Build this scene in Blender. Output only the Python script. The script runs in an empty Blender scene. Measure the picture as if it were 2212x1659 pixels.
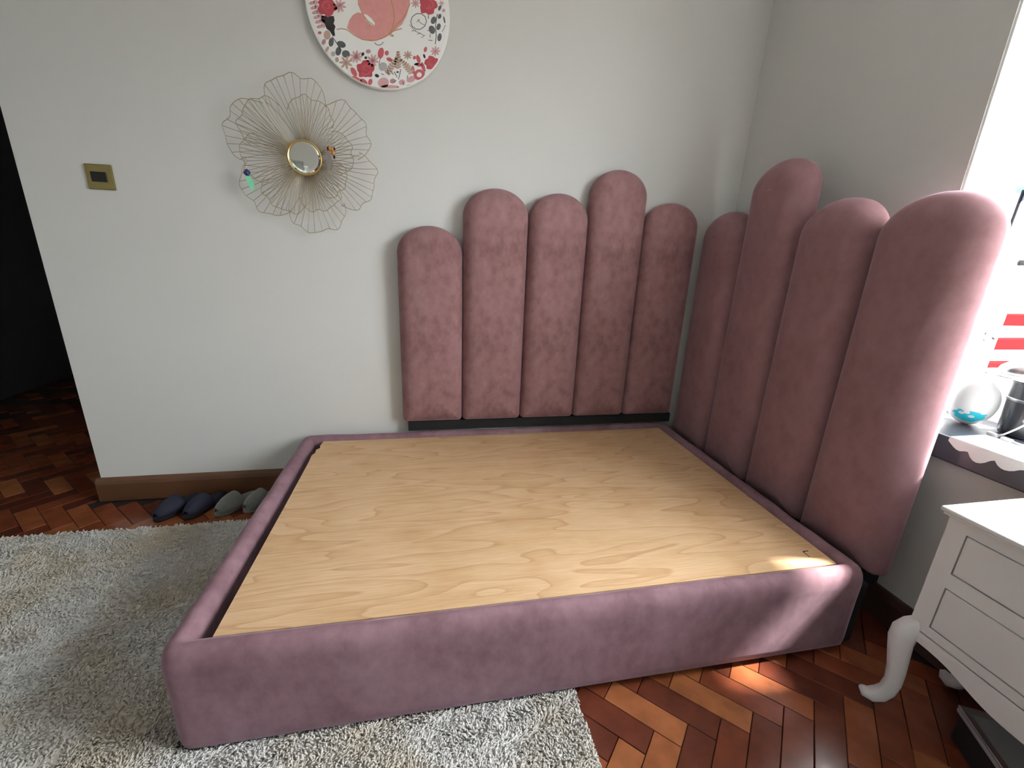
import bpy, bmesh, math, random
import numpy as np
from mathutils import Vector, Matrix

random.seed(4)
rng = np.random.default_rng(4)
sc = bpy.context.scene
COL = sc.collection
PI = math.pi

# ------------------------------------------------------------------ camera
F_PX, YAW, PITCH, ROLL = 915.8, -0.198877, -0.293319, 0.040543
CAM = Vector((-1.5764, -2.1174, 1.1983))
fw = Vector((-math.sin(YAW) * math.cos(PITCH), math.cos(YAW) * math.cos(PITCH), math.sin(PITCH)))
rt = Vector((math.cos(YAW), math.sin(YAW), 0))
up = rt.cross(fw)
rt2 = math.cos(ROLL) * rt + math.sin(ROLL) * up
up2 = -math.sin(ROLL) * rt + math.cos(ROLL) * up
cd = bpy.data.cameras.new('camera')
cd.sensor_width = 36.0
cd.lens = F_PX * 36.0 / 2212.0
cd.clip_start = 0.02
cam = bpy.data.objects.new('camera', cd)
COL.objects.link(cam)
cam.matrix_world = Matrix(((rt2.x, up2.x, -fw.x, CAM.x), (rt2.y, up2.y, -fw.y, CAM.y),
                           (rt2.z, up2.z, -fw.z, CAM.z), (0, 0, 0, 1)))
sc.camera = cam

# ------------------------------------------------------------------ light
SKY_STRENGTH = 53.0
SUN_STRENGTH = 75.0
sc.view_settings.view_transform = 'Standard'
sc.view_settings.look = 'None'
sc.view_settings.gamma = 1.0
sc.view_settings.use_curve_mapping = False
sc.view_settings.exposure = 0.13
world = bpy.data.worlds.new('overcast_sky')
sc.world = world
world.use_nodes = True
bg = world.node_tree.nodes['Background']
bg.inputs['Strength'].default_value = SKY_STRENGTH
# overcast sky: zenith three times as bright as the horizon, dull ground below
wn = world.node_tree
w_tc = wn.nodes.new('ShaderNodeTexCoord'); w_sx = wn.nodes.new('ShaderNodeSeparateXYZ'); w_cr = wn.nodes.new('ShaderNodeValToRGB')
w_mr = wn.nodes.new('ShaderNodeMapRange'); w_mr.inputs[1].default_value = -1; w_mr.inputs[2].default_value = 1
wn.links.new(w_tc.outputs['Generated'], w_sx.inputs[0]); wn.links.new(w_sx.outputs['Z'], w_mr.inputs[0]); wn.links.new(w_mr.outputs[0], w_cr.inputs[0])
els = w_cr.color_ramp.elements
els[0].position = 0.49; els[0].color = (0.085, 0.08, 0.07, 1)
els[1].position = 1.0; els[1].color = (0.92, 0.965, 1.0, 1)
e_ = els.new(0.51); e_.color = (0.292, 0.303, 0.312, 1)
wn.links.new(w_cr.outputs[0], bg.inputs['Color'])

sd = bpy.data.lights.new('sun', 'SUN')
sd.energy = SUN_STRENGTH
sd.angle = math.radians(5.0)
sd.color = (1.0, 0.96, 0.90)
sun = bpy.data.objects.new('sun', sd)
COL.objects.link(sun)
sun.rotation_euler = Vector((-1.0, 0.20, -1.45)).to_track_quat('-Z', 'Y').to_euler()
sun.location = (6, -2, 6)

def portal(name, loc, direction, sx, sy):
    ld = bpy.data.lights.new(name, 'AREA')
    ld.shape = 'RECTANGLE'
    ld.size, ld.size_y = sx, sy
    ld.cycles.is_portal = True
    o = bpy.data.objects.new(name, ld)
    COL.objects.link(o)
    o.location = loc
    o.rotation_euler = Vector(direction).to_track_quat('-Z', 'Y').to_euler()
portal('window_portal', (0.42, -1.7, 1.575), (-1, 0, 0), 1.4, 1.5)

# ------------------------------------------------------------------ materials
def new_mat(name):
    m = bpy.data.materials.new(name)
    m.use_nodes = True
    nt = m.node_tree
    b = nt.nodes['Principled BSDF']
    return m, nt, b

def setv(b, k, v):
    if k in b.inputs:
        b.inputs[k].default_value = v

def plain(name, col, rough=0.6, metal=0.0, noise=0.0, scale=20.0, bump=0.0, coat=0.0, sheen=0.0):
    m, nt, b = new_mat(name)
    setv(b, 'Base Color', (*col, 1)); setv(b, 'Roughness', rough); setv(b, 'Metallic', metal)
    setv(b, 'Coat Weight', coat); setv(b, 'Sheen Weight', sheen)
    if noise or bump:
        tc = nt.nodes.new('ShaderNodeTexCoord')
        n = nt.nodes.new('ShaderNodeTexNoise')
        n.inputs['Scale'].default_value = scale
        n.inputs['Detail'].default_value = 4
        nt.links.new(tc.outputs['Object'], n.inputs['Vector'])
        if noise:
            mx = nt.nodes.new('ShaderNodeMix'); mx.data_type = 'RGBA'
            mx.inputs[6].default_value = (*[c * (1 - noise) for c in col], 1)
            mx.inputs[7].default_value = (*[min(1, c * (1 + noise)) for c in col], 1)
            nt.links.new(n.outputs['Fac'], mx.inputs[0])
            nt.links.new(mx.outputs[2], b.inputs['Base Color'])
        if bump:
            bp = nt.nodes.new('ShaderNodeBump')
            bp.inputs['Strength'].default_value = bump
            bp.inputs['Distance'].default_value = 0.002
            nt.links.new(n.outputs['Fac'], bp.inputs['Height'])
            nt.links.new(bp.outputs['Normal'], b.inputs['Normal'])
    return m

def ramp(nt, stops, interp='LINEAR'):
    r = nt.nodes.new('ShaderNodeValToRGB')
    r.color_ramp.interpolation = interp
    e = r.color_ramp.elements
    while len(e) < len(stops):
        e.new(0.5)
    for i, (p, c) in enumerate(stops):
        e[i].position = p
        e[i].color = (*c, 1) if len(c) == 3 else c
    return r

def velvet(name, dark, mid, light):
    m, nt, b = new_mat(name)
    tc = nt.nodes.new('ShaderNodeTexCoord')
    n1 = nt.nodes.new('ShaderNodeTexNoise'); n1.inputs['Scale'].default_value = 26; n1.inputs['Detail'].default_value = 5; n1.inputs['Roughness'].default_value = 0.62
    n2 = nt.nodes.new('ShaderNodeTexNoise'); n2.inputs['Scale'].default_value = 5.0; n2.inputs['Detail'].default_value = 3
    mp = nt.nodes.new('ShaderNodeMapping'); mp.inputs['Scale'].default_value = (1.0, 1.0, 0.7)
    nt.links.new(tc.outputs['Object'], mp.inputs['Vector'])
    nt.links.new(mp.outputs[0], n1.inputs['Vector']); nt.links.new(mp.outputs[0], n2.inputs['Vector'])
    ad = nt.nodes.new('ShaderNodeMath'); ad.operation = 'MULTIPLY_ADD'
    nt.links.new(n2.outputs['Fac'], ad.inputs[0]); ad.inputs[1].default_value = 0.5
    ml = nt.nodes.new('ShaderNodeMath'); ml.operation = 'MULTIPLY'; ml.inputs[1].default_value = 0.5
    nt.links.new(n1.outputs['Fac'], ml.inputs[0]); nt.links.new(ml.outputs[0], ad.inputs[2])
    r = ramp(nt, [(0.36, dark), (0.50, mid), (0.66, light)])
    nt.links.new(ad.outputs[0], r.inputs[0])
    nt.links.new(r.outputs[0], b.inputs['Base Color'])
    setv(b, 'Roughness', 0.85); setv(b, 'Sheen Weight', 0.45); setv(b, 'Sheen Roughness', 0.35)
    setv(b, 'Sheen Tint', (0.75, 0.55, 0.70, 1)); setv(b, 'Specular IOR Level', 0.15)
    n3 = nt.nodes.new('ShaderNodeTexNoise'); n3.inputs['Scale'].default_value = 450
    nt.links.new(tc.outputs['Object'], n3.inputs['Vector'])
    bp = nt.nodes.new('ShaderNodeBump'); bp.inputs['Strength'].default_value = 0.25; bp.inputs['Distance'].default_value = 0.001
    nt.links.new(n3.outputs['Fac'], bp.inputs['Height']); nt.links.new(bp.outputs['Normal'], b.inputs['Normal'])
    return m

M = {}
M['wall'] = plain('warm_grey_wall_paint', (0.60, 0.598, 0.578), 0.75, noise=0.015, scale=3, bump=0.08)
M['wall_white'] = plain('white_reveal_paint', (0.80, 0.80, 0.79), 0.7, noise=0.01, scale=3)
M['ceiling'] = plain('white_ceiling_paint', (0.84, 0.835, 0.82), 0.8, noise=0.01, scale=3)
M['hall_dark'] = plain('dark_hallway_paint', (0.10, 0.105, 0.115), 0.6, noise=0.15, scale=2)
M['velvet'] = velvet('dusty_rose_velvet', (0.180, 0.092, 0.093), (0.254, 0.136, 0.138), (0.310, 0.175, 0.180))
M['velvet_smooth'] = velvet('dusty_rose_velvet_smooth', (0.225, 0.117, 0.124), (0.258, 0.140, 0.149), (0.288, 0.160, 0.172))
M['velvet_bed'] = velvet('mauve_velvet_sky_tint', (0.160, 0.088, 0.103), (0.210, 0.121, 0.142), (0.254, 0.154, 0.179))  # purpler than the headboards: sky reflection put into the base colour
M['black'] = plain('black_frame_cloth', (0.008, 0.008, 0.009), 0.85, noise=0.2)
M['skirting'] = plain('brown_skirting_varnish', (0.11, 0.048, 0.022), 0.35, noise=0.3, scale=8)
M['skirting_dark'] = plain('dark_skirting_varnish', (0.055, 0.026, 0.024), 0.35, noise=0.25, scale=8)
M['white_paint'] = plain('white_furniture_paint', (0.66, 0.66, 0.66), 0.42, noise=0.02, scale=6)
M['groove'] = plain('grey_joint_shadow', (0.22, 0.22, 0.23), 0.8, noise=0.05)
M['brass'] = plain('brushed_brass', (0.30, 0.24, 0.10), 0.45, 1.0, noise=0.12, scale=30)
M['gold_wire'] = plain('champagne_gold_wire', (0.42, 0.33, 0.20), 0.38, 0.75, noise=0.1, scale=40)
M['gold_rim'] = plain('gold_rim', (0.62, 0.45, 0.18), 0.3, 1.0, noise=0.05)
M['rocker'] = plain('black_switch_plastic', (0.004, 0.004, 0.005), 0.6, noise=0.1)
M['sill'] = plain('dark_slate_sill', (0.075, 0.075, 0.095), 0.28, noise=0.25, scale=14, coat=0.2)
M['mirror'] = plain('mirror_silver', (0.86, 0.88, 0.84), 0.03, 1.0, noise=0.005)
M['navy'] = plain('navy_slipper_cloth', (0.011, 0.012, 0.034), 0.75, noise=0.25, scale=60, bump=0.3)
M['navy_sole'] = plain('black_slipper_sole', (0.010, 0.010, 0.012), 0.8, noise=0.2, scale=60)
M['grey_fluff'] = plain('grey_slipper_plush', (0.14, 0.15, 0.135), 0.95, noise=0.35, scale=90, bump=0.8, sheen=0.3)
M['white_plastic'] = plain('white_plastic', (0.82, 0.82, 0.82), 0.35, noise=0.01)
M['pot'] = plain('black_enamel_pot', (0.03, 0.032, 0.038), 0.25, noise=0.15, scale=10, coat=0.4)
M['steel'] = plain('steel', (0.45, 0.45, 0.46), 0.28, 1.0, noise=0.05)
M['red'] = plain('red_railing_paint', (0.085, 0.0075, 0.0085), 0.9, noise=0.06)
M['red'].node_tree.nodes['Principled BSDF'].inputs['Specular IOR Level'].default_value = 0.0
M['lace'] = plain('white_lace_cloth', (0.86, 0.86, 0.86), 0.85, noise=0.03, scale=120, bump=0.4)
M['box_grey'] = plain('grey_box_plastic', (0.30, 0.32, 0.325), 0.5, noise=0.12, scale=12)
M['box_dark'] = plain('black_box_plastic', (0.012, 0.012, 0.013), 0.55, noise=0.2)
M['concrete'] = plain('pale_concrete', (0.55, 0.54, 0.52), 0.85, noise=0.08, scale=6, bump=0.2)
M['turq'] = plain('turquoise_print', (0.02, 0.50, 0.64), 0.5, noise=0.15, scale=40)
M['mint'] = plain('mint_green_drop', (0.25, 0.72, 0.45), 0.5, noise=0.08, scale=50)
M['blue_bead'] = plain('navy_glass_bead', (0.02, 0.04, 0.17), 0.15, noise=0.2, scale=60)
M['amber'] = plain('amber_bead', (0.50, 0.20, 0.04), 0.25, noise=0.4, scale=120)
M['feather'] = plain('grey_leaf_drop', (0.22, 0.19, 0.18), 0.7, noise=0.15, scale=90)
M['silver'] = plain('silver_hook', (0.75, 0.75, 0.74), 0.2, 1.0, noise=0.03)
M['pale_blue'] = plain('pale_blue_paper', (0.35, 0.62, 0.80), 0.7, noise=0.1)
M['dark_rod'] = plain('dark_rod', (0.03, 0.025, 0.035), 0.5, noise=0.1)
M['canvas'] = plain('white_printed_panel', (0.80, 0.80, 0.78), 0.6, noise=0.01, scale=10)
INK = {'red': (0.42, 0.055, 0.075), 'crimson': (0.50, 0.10, 0.12), 'pink': (0.62, 0.27, 0.26), 'blush': (0.58, 0.33, 0.34),
       'slate': (0.10, 0.105, 0.115), 'black': (0.02, 0.02, 0.022), 'tan': (0.46, 0.32, 0.25), 'gold': (0.42, 0.22, 0.10),
       'grey': (0.42, 0.41, 0.42), 'mauve': (0.40, 0.22, 0.26)}
for k, c in INK.items():
    M['ink_' + k] = plain('print_' + k, c, 0.6, noise=0.12, scale=60)

def glass_mat():
    m = bpy.data.materials.new('window_glass')
    m.use_nodes = True
    nt = m.node_tree
    nt.nodes.remove(nt.nodes['Principled BSDF'])
    out = nt.nodes['Material Output']
    tr = nt.nodes.new('ShaderNodeBsdfTransparent'); tr.inputs['Color'].default_value = (0.97, 0.98, 0.98, 1)
    gl = nt.nodes.new('ShaderNodeBsdfGlossy'); gl.inputs['Roughness'].default_value = 0.01
    mx = nt.nodes.new('ShaderNodeMixShader')
    lw = nt.nodes.new('ShaderNodeLayerWeight'); lw.inputs['Blend'].default_value = 0.5
    fr = nt.nodes.new('ShaderNodeMath'); fr.operation = 'POWER'; fr.inputs[1].default_value = 5.0
    nt.links.new(lw.outputs['Facing'], fr.inputs[0])
    nt.links.new(fr.outputs[0], mx.inputs[0]); nt.links.new(tr.outputs[0], mx.inputs[1]); nt.links.new(gl.outputs[0], mx.inputs[2])
    nt.links.new(mx.outputs[0], out.inputs['Surface'])
    return m
M['glass'] = glass_mat()

def curtain_mat():
    m = bpy.data.materials.new('sheer_white_curtain')
    m.use_nodes = True
    nt = m.node_tree
    nt.nodes.remove(nt.nodes['Principled BSDF'])
    out = nt.nodes['Material Output']
    df = nt.nodes.new('ShaderNodeBsdfDiffuse'); df.inputs['Color'].default_value = (0.8, 0.82, 0.78, 1)
    tl = nt.nodes.new('ShaderNodeBsdfTranslucent'); tl.inputs['Color'].default_value = (0.42, 0.44, 0.42, 1)
    tr = nt.nodes.new('ShaderNodeBsdfTransparent')
    tc = nt.nodes.new('ShaderNodeTexCoord'); wv = nt.nodes.new('ShaderNodeTexNoise'); wv.inputs['Scale'].default_value = 300
    nt.links.new(tc.outputs['Object'], wv.inputs['Vector'])
    m1 = nt.nodes.new('ShaderNodeMixShader'); m1.inputs[0].default_value = 0.5
    m2 = nt.nodes.new('ShaderNodeMixShader')
    mr = nt.nodes.new('ShaderNodeMapRange'); mr.inputs[3].default_value = 0.01; mr.inputs[4].default_value = 0.05
    nt.links.new(wv.outputs['Fac'], mr.inputs[0]); nt.links.new(mr.outputs[0], m2.inputs[0])
    nt.links.new(df.outputs[0], m1.inputs[1]); nt.links.new(tl.outputs[0], m1.inputs[2])
    nt.links.new(m1.outputs[0], m2.inputs[1]); nt.links.new(tr.outputs[0], m2.inputs[2])
    nt.links.new(m2.outputs[0], out.inputs['Surface'])
    return m
M['curtain'] = curtain_mat()

def plywood_mat():
    m, nt, b = new_mat('pine_plywood')
    tc = nt.nodes.new('ShaderNodeTexCoord')
    mp = nt.nodes.new('ShaderNodeMapping'); mp.inputs['Scale'].default_value = (0.65, 4.0, 1.0)
    nt.links.new(tc.outputs['Object'], mp.inputs['Vector'])
    n = nt.nodes.new('ShaderNodeTexNoise'); n.inputs['Scale'].default_value = 1.7; n.inputs['Detail'].default_value = 2.2; n.inputs['Roughness'].default_value = 0.42; n.inputs['Distortion'].default_value = 0.35
    nt.links.new(mp.outputs[0], n.inputs['Vector'])
    mu = nt.nodes.new('ShaderNodeMath'); mu.operation = 'MULTIPLY'; mu.inputs[1].default_value = 11.0
    nt.links.new(n.outputs['Fac'], mu.inputs[0])
    fr = nt.nodes.new('ShaderNodeMath'); fr.operation = 'FRACT'
    nt.links.new(mu.outputs[0], fr.inputs[0])
    r = ramp(nt, [(0.0, (0.54, 0.335, 0.185)), (0.04, (0.64, 0.435, 0.26)), (0.45, (0.62, 0.418, 0.245)), (0.88, (0.59, 0.385, 0.215)), (1.0, (0.51, 0.318, 0.172))])
    nt.links.new(fr.outputs[0], r.inputs[0])
    # fine fibres and broad blotches
    mp2 = nt.nodes.new('ShaderNodeMapping'); mp2.inputs['Scale'].default_value = (3.0, 60.0, 1.0)
    nt.links.new(tc.outputs['Object'], mp2.inputs['Vector'])
    n2 = nt.nodes.new('ShaderNodeTexNoise'); n2.inputs['Scale'].default_value = 4; n2.inputs['Detail'].default_value = 5
    nt.links.new(mp2.outputs[0], n2.inputs['Vector'])
    n3 = nt.nodes.new('ShaderNodeTexNoise'); n3.inputs['Scale'].default_value = 5; n3.inputs['Detail'].default_value = 3
    nt.links.new(tc.outputs['Object'], n3.inputs['Vector'])
    r2 = ramp(nt, [(0.3, (0.86, 0.84, 0.82)), (0.7, (1.04, 1.04, 1.04))])
    nt.links.new(n2.outputs['Fac'], r2.inputs[0])
    r3 = ramp(nt, [(0.3, (0.92, 0.88, 0.82)), (0.6, (1.0, 1.0, 1.0)), (0.8, (1.03, 1.03, 1.05))])
    nt.links.new(n3.outputs['Fac'], r3.inputs[0])
    x1 = nt.nodes.new('ShaderNodeMix'); x1.data_type = 'RGBA'; x1.blend_type = 'MULTIPLY'; x1.inputs[0].default_value = 1
    nt.links.new(r.outputs[0], x1.inputs[6]); nt.links.new(r2.outputs[0], x1.inputs[7])
    x2 = nt.nodes.new('ShaderNodeMix'); x2.data_type = 'RGBA'; x2.blend_type = 'MULTIPLY'; x2.inputs[0].default_value = 1
    nt.links.new(x1.outputs[2], x2.inputs[6]); nt.links.new(r3.outputs[0], x2.inputs[7])
    # small knots
    vo = nt.nodes.new('ShaderNodeTexVoronoi'); vo.inputs['Scale'].default_value = 2.1
    mp3 = nt.nodes.new('ShaderNodeMapping'); mp3.inputs['Scale'].default_value = (0.8, 1.6, 1.0)
    nt.links.new(tc.outputs['Object'], mp3.inputs['Vector']); nt.links.new(mp3.outputs[0], vo.inputs['Vector'])
    r4 = ramp(nt, [(0.0, (0.62, 0.47, 0.33)), (0.022, (0.80, 0.70, 0.60)), (0.05, (1, 1, 1))])
    nt.links.new(vo.outputs['Distance'], r4.inputs[0])
    x3 = nt.nodes.new('ShaderNodeMix'); x3.data_type = 'RGBA'; x3.blend_type = 'MULTIPLY'; x3.inputs[0].default_value = 0.7
    nt.links.new(x2.outputs[2], x3.inputs[6]); nt.links.new(r4.outputs[0], x3.inputs[7])
    nt.links.new(x3.outputs[2], b.inputs['Base Color'])
    setv(b, 'Roughness', 0.62); setv(b, 'Specular IOR Level', 0.3)
    bp = nt.nodes.new('ShaderNodeBump'); bp.inputs['Strength'].default_value = 0.25; bp.inputs['Distance'].default_value = 0.001
    nt.links.new(fr.outputs[0], bp.inputs['Height']); nt.links.new(bp.outputs['Normal'], b.inputs['Normal'])
    return m
M['plywood'] = plywood_mat()

def parquet_mat():
    m, nt, b = new_mat('varnished_parquet')
    oi = nt.nodes.new('ShaderNodeObjectInfo')
    ge = nt.nodes.new('ShaderNodeNewGeometry')
    ad = nt.nodes.new('ShaderNodeMath'); ad.operation = 'ADD'
    nt.links.new(oi.outputs['Random'], ad.inputs[0]); nt.links.new(ge.outputs['Random Per Island'], ad.inputs[1])
    fr = nt.nodes.new('ShaderNodeMath'); fr.operation = 'FRACT'
    nt.links.new(ad.outputs[0], fr.inputs[0])
    r = ramp(nt, [(0.0, (0.085, 0.022, 0.012)), (0.3, (0.14, 0.036, 0.017)), (0.6, (0.19, 0.050, 0.021)), (0.85, (0.25, 0.080, 0.030)), (1.0, (0.29, 0.105, 0.040))])
    nt.links.new(fr.outputs[0], r.inputs[0])
    tc = nt.nodes.new('ShaderNodeTexCoord')
    n = nt.nodes.new('ShaderNodeTexNoise'); n.inputs['Scale'].default_value = 14; n.inputs['Detail'].default_value = 5
    nt.links.new(ge.outputs['Position'], n.inputs['Vector'])
    r2 = ramp(nt, [(0.3, (0.72, 0.70, 0.68)), (0.7, (1.12, 1.1, 1.1))])
    nt.links.new(n.outputs['Fac'], r2.inputs[0])
    x = nt.nodes.new('ShaderNodeMix'); x.data_type = 'RGBA'; x.blend_type = 'MULTIPLY'; x.inputs[0].default_value = 1
    nt.links.new(r.outputs[0], x.inputs[6]); nt.links.new(r2.outputs[0], x.inputs[7])
    nt.links.new(x.outputs[2], b.inputs['Base Color'])
    n2 = nt.nodes.new('ShaderNodeTexNoise'); n2.inputs['Scale'].default_value = 5
    nt.links.new(ge.outputs['Position'], n2.inputs['Vector'])
    mr = nt.nodes.new('ShaderNodeMapRange'); mr.inputs[3].default_value = 0.13; mr.inputs[4].default_value = 0.27
    nt.links.new(n2.outputs['Fac'], mr.inputs[0]); nt.links.new(mr.outputs[0], b.inputs['Roughness'])
    bp = nt.nodes.new('ShaderNodeBump'); bp.inputs['Strength'].default_value = 0.12; bp.inputs['Distance'].default_value = 0.002
    n4 = nt.nodes.new('ShaderNodeTexNoise'); n4.inputs['Scale'].default_value = 40; n4.inputs['Detail'].default_value = 3
    nt.links.new(ge.outputs['Position'], n4.inputs['Vector'])
    nt.links.new(n4.outputs['Fac'], bp.inputs['Height']); nt.links.new(bp.outputs['Normal'], b.inputs['Normal'])
    return m
M['parquet'] = parquet_mat()
M['subfloor'] = plain('dark_subfloor', (0.018, 0.010, 0.007), 0.8, noise=0.2)

def shag_mat():
    m, nt, b = new_mat('cream_shag_yarn')
    ge = nt.nodes.new('ShaderNodeNewGeometry')
    r = ramp(nt, [(0.0, (0.80, 0.78, 0.755)), (0.5, (0.89, 0.875, 0.85)), (1.0, (0.95, 0.94, 0.92))])
    nt.links.new(ge.outputs['Random Per Island'], r.inputs[0])
    n = nt.nodes.new('ShaderNodeTexNoise'); n.inputs['Scale'].default_value = 3.2; n.inputs['Detail'].default_value = 3
    nt.links.new(ge.outputs['Position'], n.inputs['Vector'])
    r2 = ramp(nt, [(0.42, (1, 1, 1)), (0.68, (0.90, 0.83, 0.72))])
    nt.links.new(n.outputs['Fac'], r2.inputs[0])
    x = nt.nodes.new('ShaderNodeMix'); x.data_type = 'RGBA'; x.blend_type = 'MULTIPLY'; x.inputs[0].default_value = 1
    nt.links.new(r.outputs[0], x.inputs[6]); nt.links.new(r2.outputs[0], x.inputs[7])
    nt.links.new(x.outputs[2], b.inputs['Base Color'])
    setv(b, 'Roughness', 0.9); setv(b, 'Specular IOR Level', 0.2)
    tl = nt.nodes.new('ShaderNodeBsdfTranslucent'); mx = nt.nodes.new('ShaderNodeMixShader'); mx.inputs[0].default_value = 0.38
    nt.links.new(x.outputs[2], tl.inputs['Color'])
    nt.links.new(b.outputs[0], mx.inputs[1]); nt.links.new(tl.outputs[0], mx.inputs[2])
    nt.links.new(mx.outputs[0], nt.nodes['Material Output'].inputs['Surface'])
    return m
M['shag'] = shag_mat()

# ------------------------------------------------------------------ helpers
def add_obj(name, mesh, m=None, parent=None, loc=(0, 0, 0), rot=(0, 0, 0)):
    o = bpy.data.objects.new(name, mesh)
    COL.objects.link(o)
    if m is not None and len(mesh.materials) == 0:
        mesh.materials.append(m if not isinstance(m, str) else M[m])
    o.location = loc; o.rotation_euler = rot
    if parent is not None:
        o.parent = parent
    return o

def from_bm(name, bm, m, parent=None, smooth=False, loc=(0, 0, 0), rot=(0, 0, 0)):
    bmesh.ops.recalc_face_normals(bm, faces=bm.faces)
    me = bpy.data.meshes.new(name)
    bm.to_mesh(me); bm.free()
    if smooth:
        for p in me.polygons:
            p.use_smooth = True
    return add_obj(name, me, m, parent, loc, rot)

def tag(o, label, cat, group=None):
    o['label'] = label; o['category'] = cat
    if group:
        o['group'] = group
    return o

def empty(name, loc, rz=0.0):
    o = bpy.data.objects.new(name, None)
    COL.objects.link(o)
    o.location = loc; o.rotation_euler = (0, 0, rz)
    o.empty_display_size = 0.05
    return o

def struct(o):
    o['kind'] = 'structure'
    return o

def box(bm, a, b, bevel=0.0, seg=2):
    x0, y0, z0 = a; x1, y1, z1 = b
    vs = [bm.verts.new(p) for p in ((x0, y0, z0), (x1, y0, z0), (x1, y1, z0), (x0, y1, z0), (x0, y0, z1), (x1, y0, z1), (x1, y1, z1), (x0, y1, z1))]
    fs = [bm.faces.new([vs[i] for i in f]) for f in ((0, 3, 2, 1), (4, 5, 6, 7), (0, 1, 5, 4), (1, 2, 6, 5), (2, 3, 7, 6), (3, 0, 4, 7))]
    if bevel > 0:
        es = list({e for f in fs for e in f.edges})
        bmesh.ops.bevel(bm, geom=es, offset=bevel, segments=seg, profile=0.5, affect='EDGES')

def loft(bm, rings, close=True, cap0=True, cap1=True):
    vr = [[bm.verts.new(p) for p in r] for r in rings]
    n = len(vr[0])
    for a, b in zip(vr[:-1], vr[1:]):
        for i in range(n if close else n - 1):
            j = (i + 1) % n
            try:
                bm.faces.new((a[i], a[j], b[j], b[i]))
            except ValueError:
                pass
    if cap0: bm.faces.new(vr[0][::-1])
    if cap1: bm.faces.new(vr[-1])
    return vr

def tube(bm, pts, r, n=6, taper=None, cap=True):
    pts = [Vector(p) for p in pts]
    rings = []
    for i, p in enumerate(pts):
        t = (pts[min(i + 1, len(pts) - 1)] - pts[max(i - 1, 0)]).normalized()
        a = t.cross(Vector((0, 0, 1)))
        if a.length < 1e-3:
            a = t.cross(Vector((0, 1, 0)))
        a.normalize(); b = t.cross(a)
        rr = r if taper is None else r * taper[i]
        rings.append([p + a * rr * math.cos(2 * PI * k / n) + b * rr * math.sin(2 * PI * k / n) for k in range(n)])
    loft(bm, rings, True, cap, cap)

def lathe(bm, prof, n=28, c=(0, 0, 0)):
    rings = [[(c[0] + r * math.cos(2 * PI * k / n), c[1] + r * math.sin(2 * PI * k / n), c[2] + z) for k in range(n)] for r, z in prof]
    loft(bm, rings)

def prism(bm, poly, d0, d1, axis):
    """polygon (u, v) extruded along an axis: axis 'x' -> (d,u,v), 'y' -> (u,d,v), 'z' -> (u,v,d)"""
    def P(u, v, d):
        return {'x': (d, u, v), 'y': (u, d, v), 'z': (u, v, d)}[axis]
    loft(bm, [[P(u, v, d0) for u, v in poly], [P(u, v, d1) for u, v in poly]])

def one_box(name, a, b, m, parent=None, bevel=0.0, seg=2):
    bm = bmesh.new(); box(bm, a, b, bevel, seg)
    return from_bm(name, bm, m, parent)

# ------------------------------------------------------------------ room shell
XL = -3.116        # free end of the back wall
CEIL = 2.75
bm = bmesh.new(); box(bm, (XL, 0, -0.02), (0.35, 0.15, CEIL)); struct(from_bm('wall_back', bm, 'wall'))
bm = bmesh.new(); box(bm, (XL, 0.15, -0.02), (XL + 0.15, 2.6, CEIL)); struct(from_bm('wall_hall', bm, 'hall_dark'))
bm = bmesh.new(); box(bm, (-4.95, -3.75, -0.02), (-4.8, -0.3, CEIL)); struct(from_bm('wall_left', bm, 'wall_white'))
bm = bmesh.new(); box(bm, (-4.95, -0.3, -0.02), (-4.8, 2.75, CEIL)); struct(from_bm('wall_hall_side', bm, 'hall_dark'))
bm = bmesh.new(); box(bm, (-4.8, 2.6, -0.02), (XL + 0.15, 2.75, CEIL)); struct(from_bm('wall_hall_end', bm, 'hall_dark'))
bm = bmesh.new(); box(bm, (-4.95, -3.75, CEIL), (0.35, 2.75, CEIL + 0.12)); struct(from_bm('ceiling', bm, 'ceiling'))
# right wall round the window opening, white reveals
WY0, WY1, WZ0, WZ1 = -1.0, -2.4, 0.645, 2.3
bm = bmesh.new()
box(bm, (0, WY0, -0.02), (0.35, 0.0, CEIL)); box(bm, (0, -3.6, -0.02), (0.35, WY1, CEIL))
box(bm, (0, WY1, -0.02), (0.35, WY0, WZ0)); box(bm, (0, WY1, WZ1), (0.35, WY0, CEIL))
wr = struct(from_bm('wall_right', bm, 'wall'))
bm = bmesh.new()
box(bm, (0.004, WY0 - 0.006, WZ0 + 0.07), (0.30, WY0, WZ1)); box(bm, (0.004, WY1, WZ0 + 0.07), (0.30, WY1 + 0.006, WZ1))
box(bm, (0.004, WY1 + 0.006, WZ1 - 0.006), (0.30, WY0 - 0.006, WZ1))
struct(from_bm('trim_1', bm, 'wall_white'))
# wall behind the camera with a second, curtained window
SX0, SX1, SZ0, SZ1 = -4.3, -2.90, 0.8, 2.08
bm = bmesh.new()
box(bm, (-4.8, -3.75, -0.02), (SX0, -3.6, CEIL)); box(bm, (SX1, -3.75, -0.02), (0.35, -3.6, CEIL))
box(bm, (SX0, -3.75, -0.02), (SX1, -3.6, SZ0)); box(bm, (SX0, -3.75, SZ1), (SX1, -3.6, CEIL))
struct(from_bm('wall_front', bm, 'wall_white'))

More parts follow.
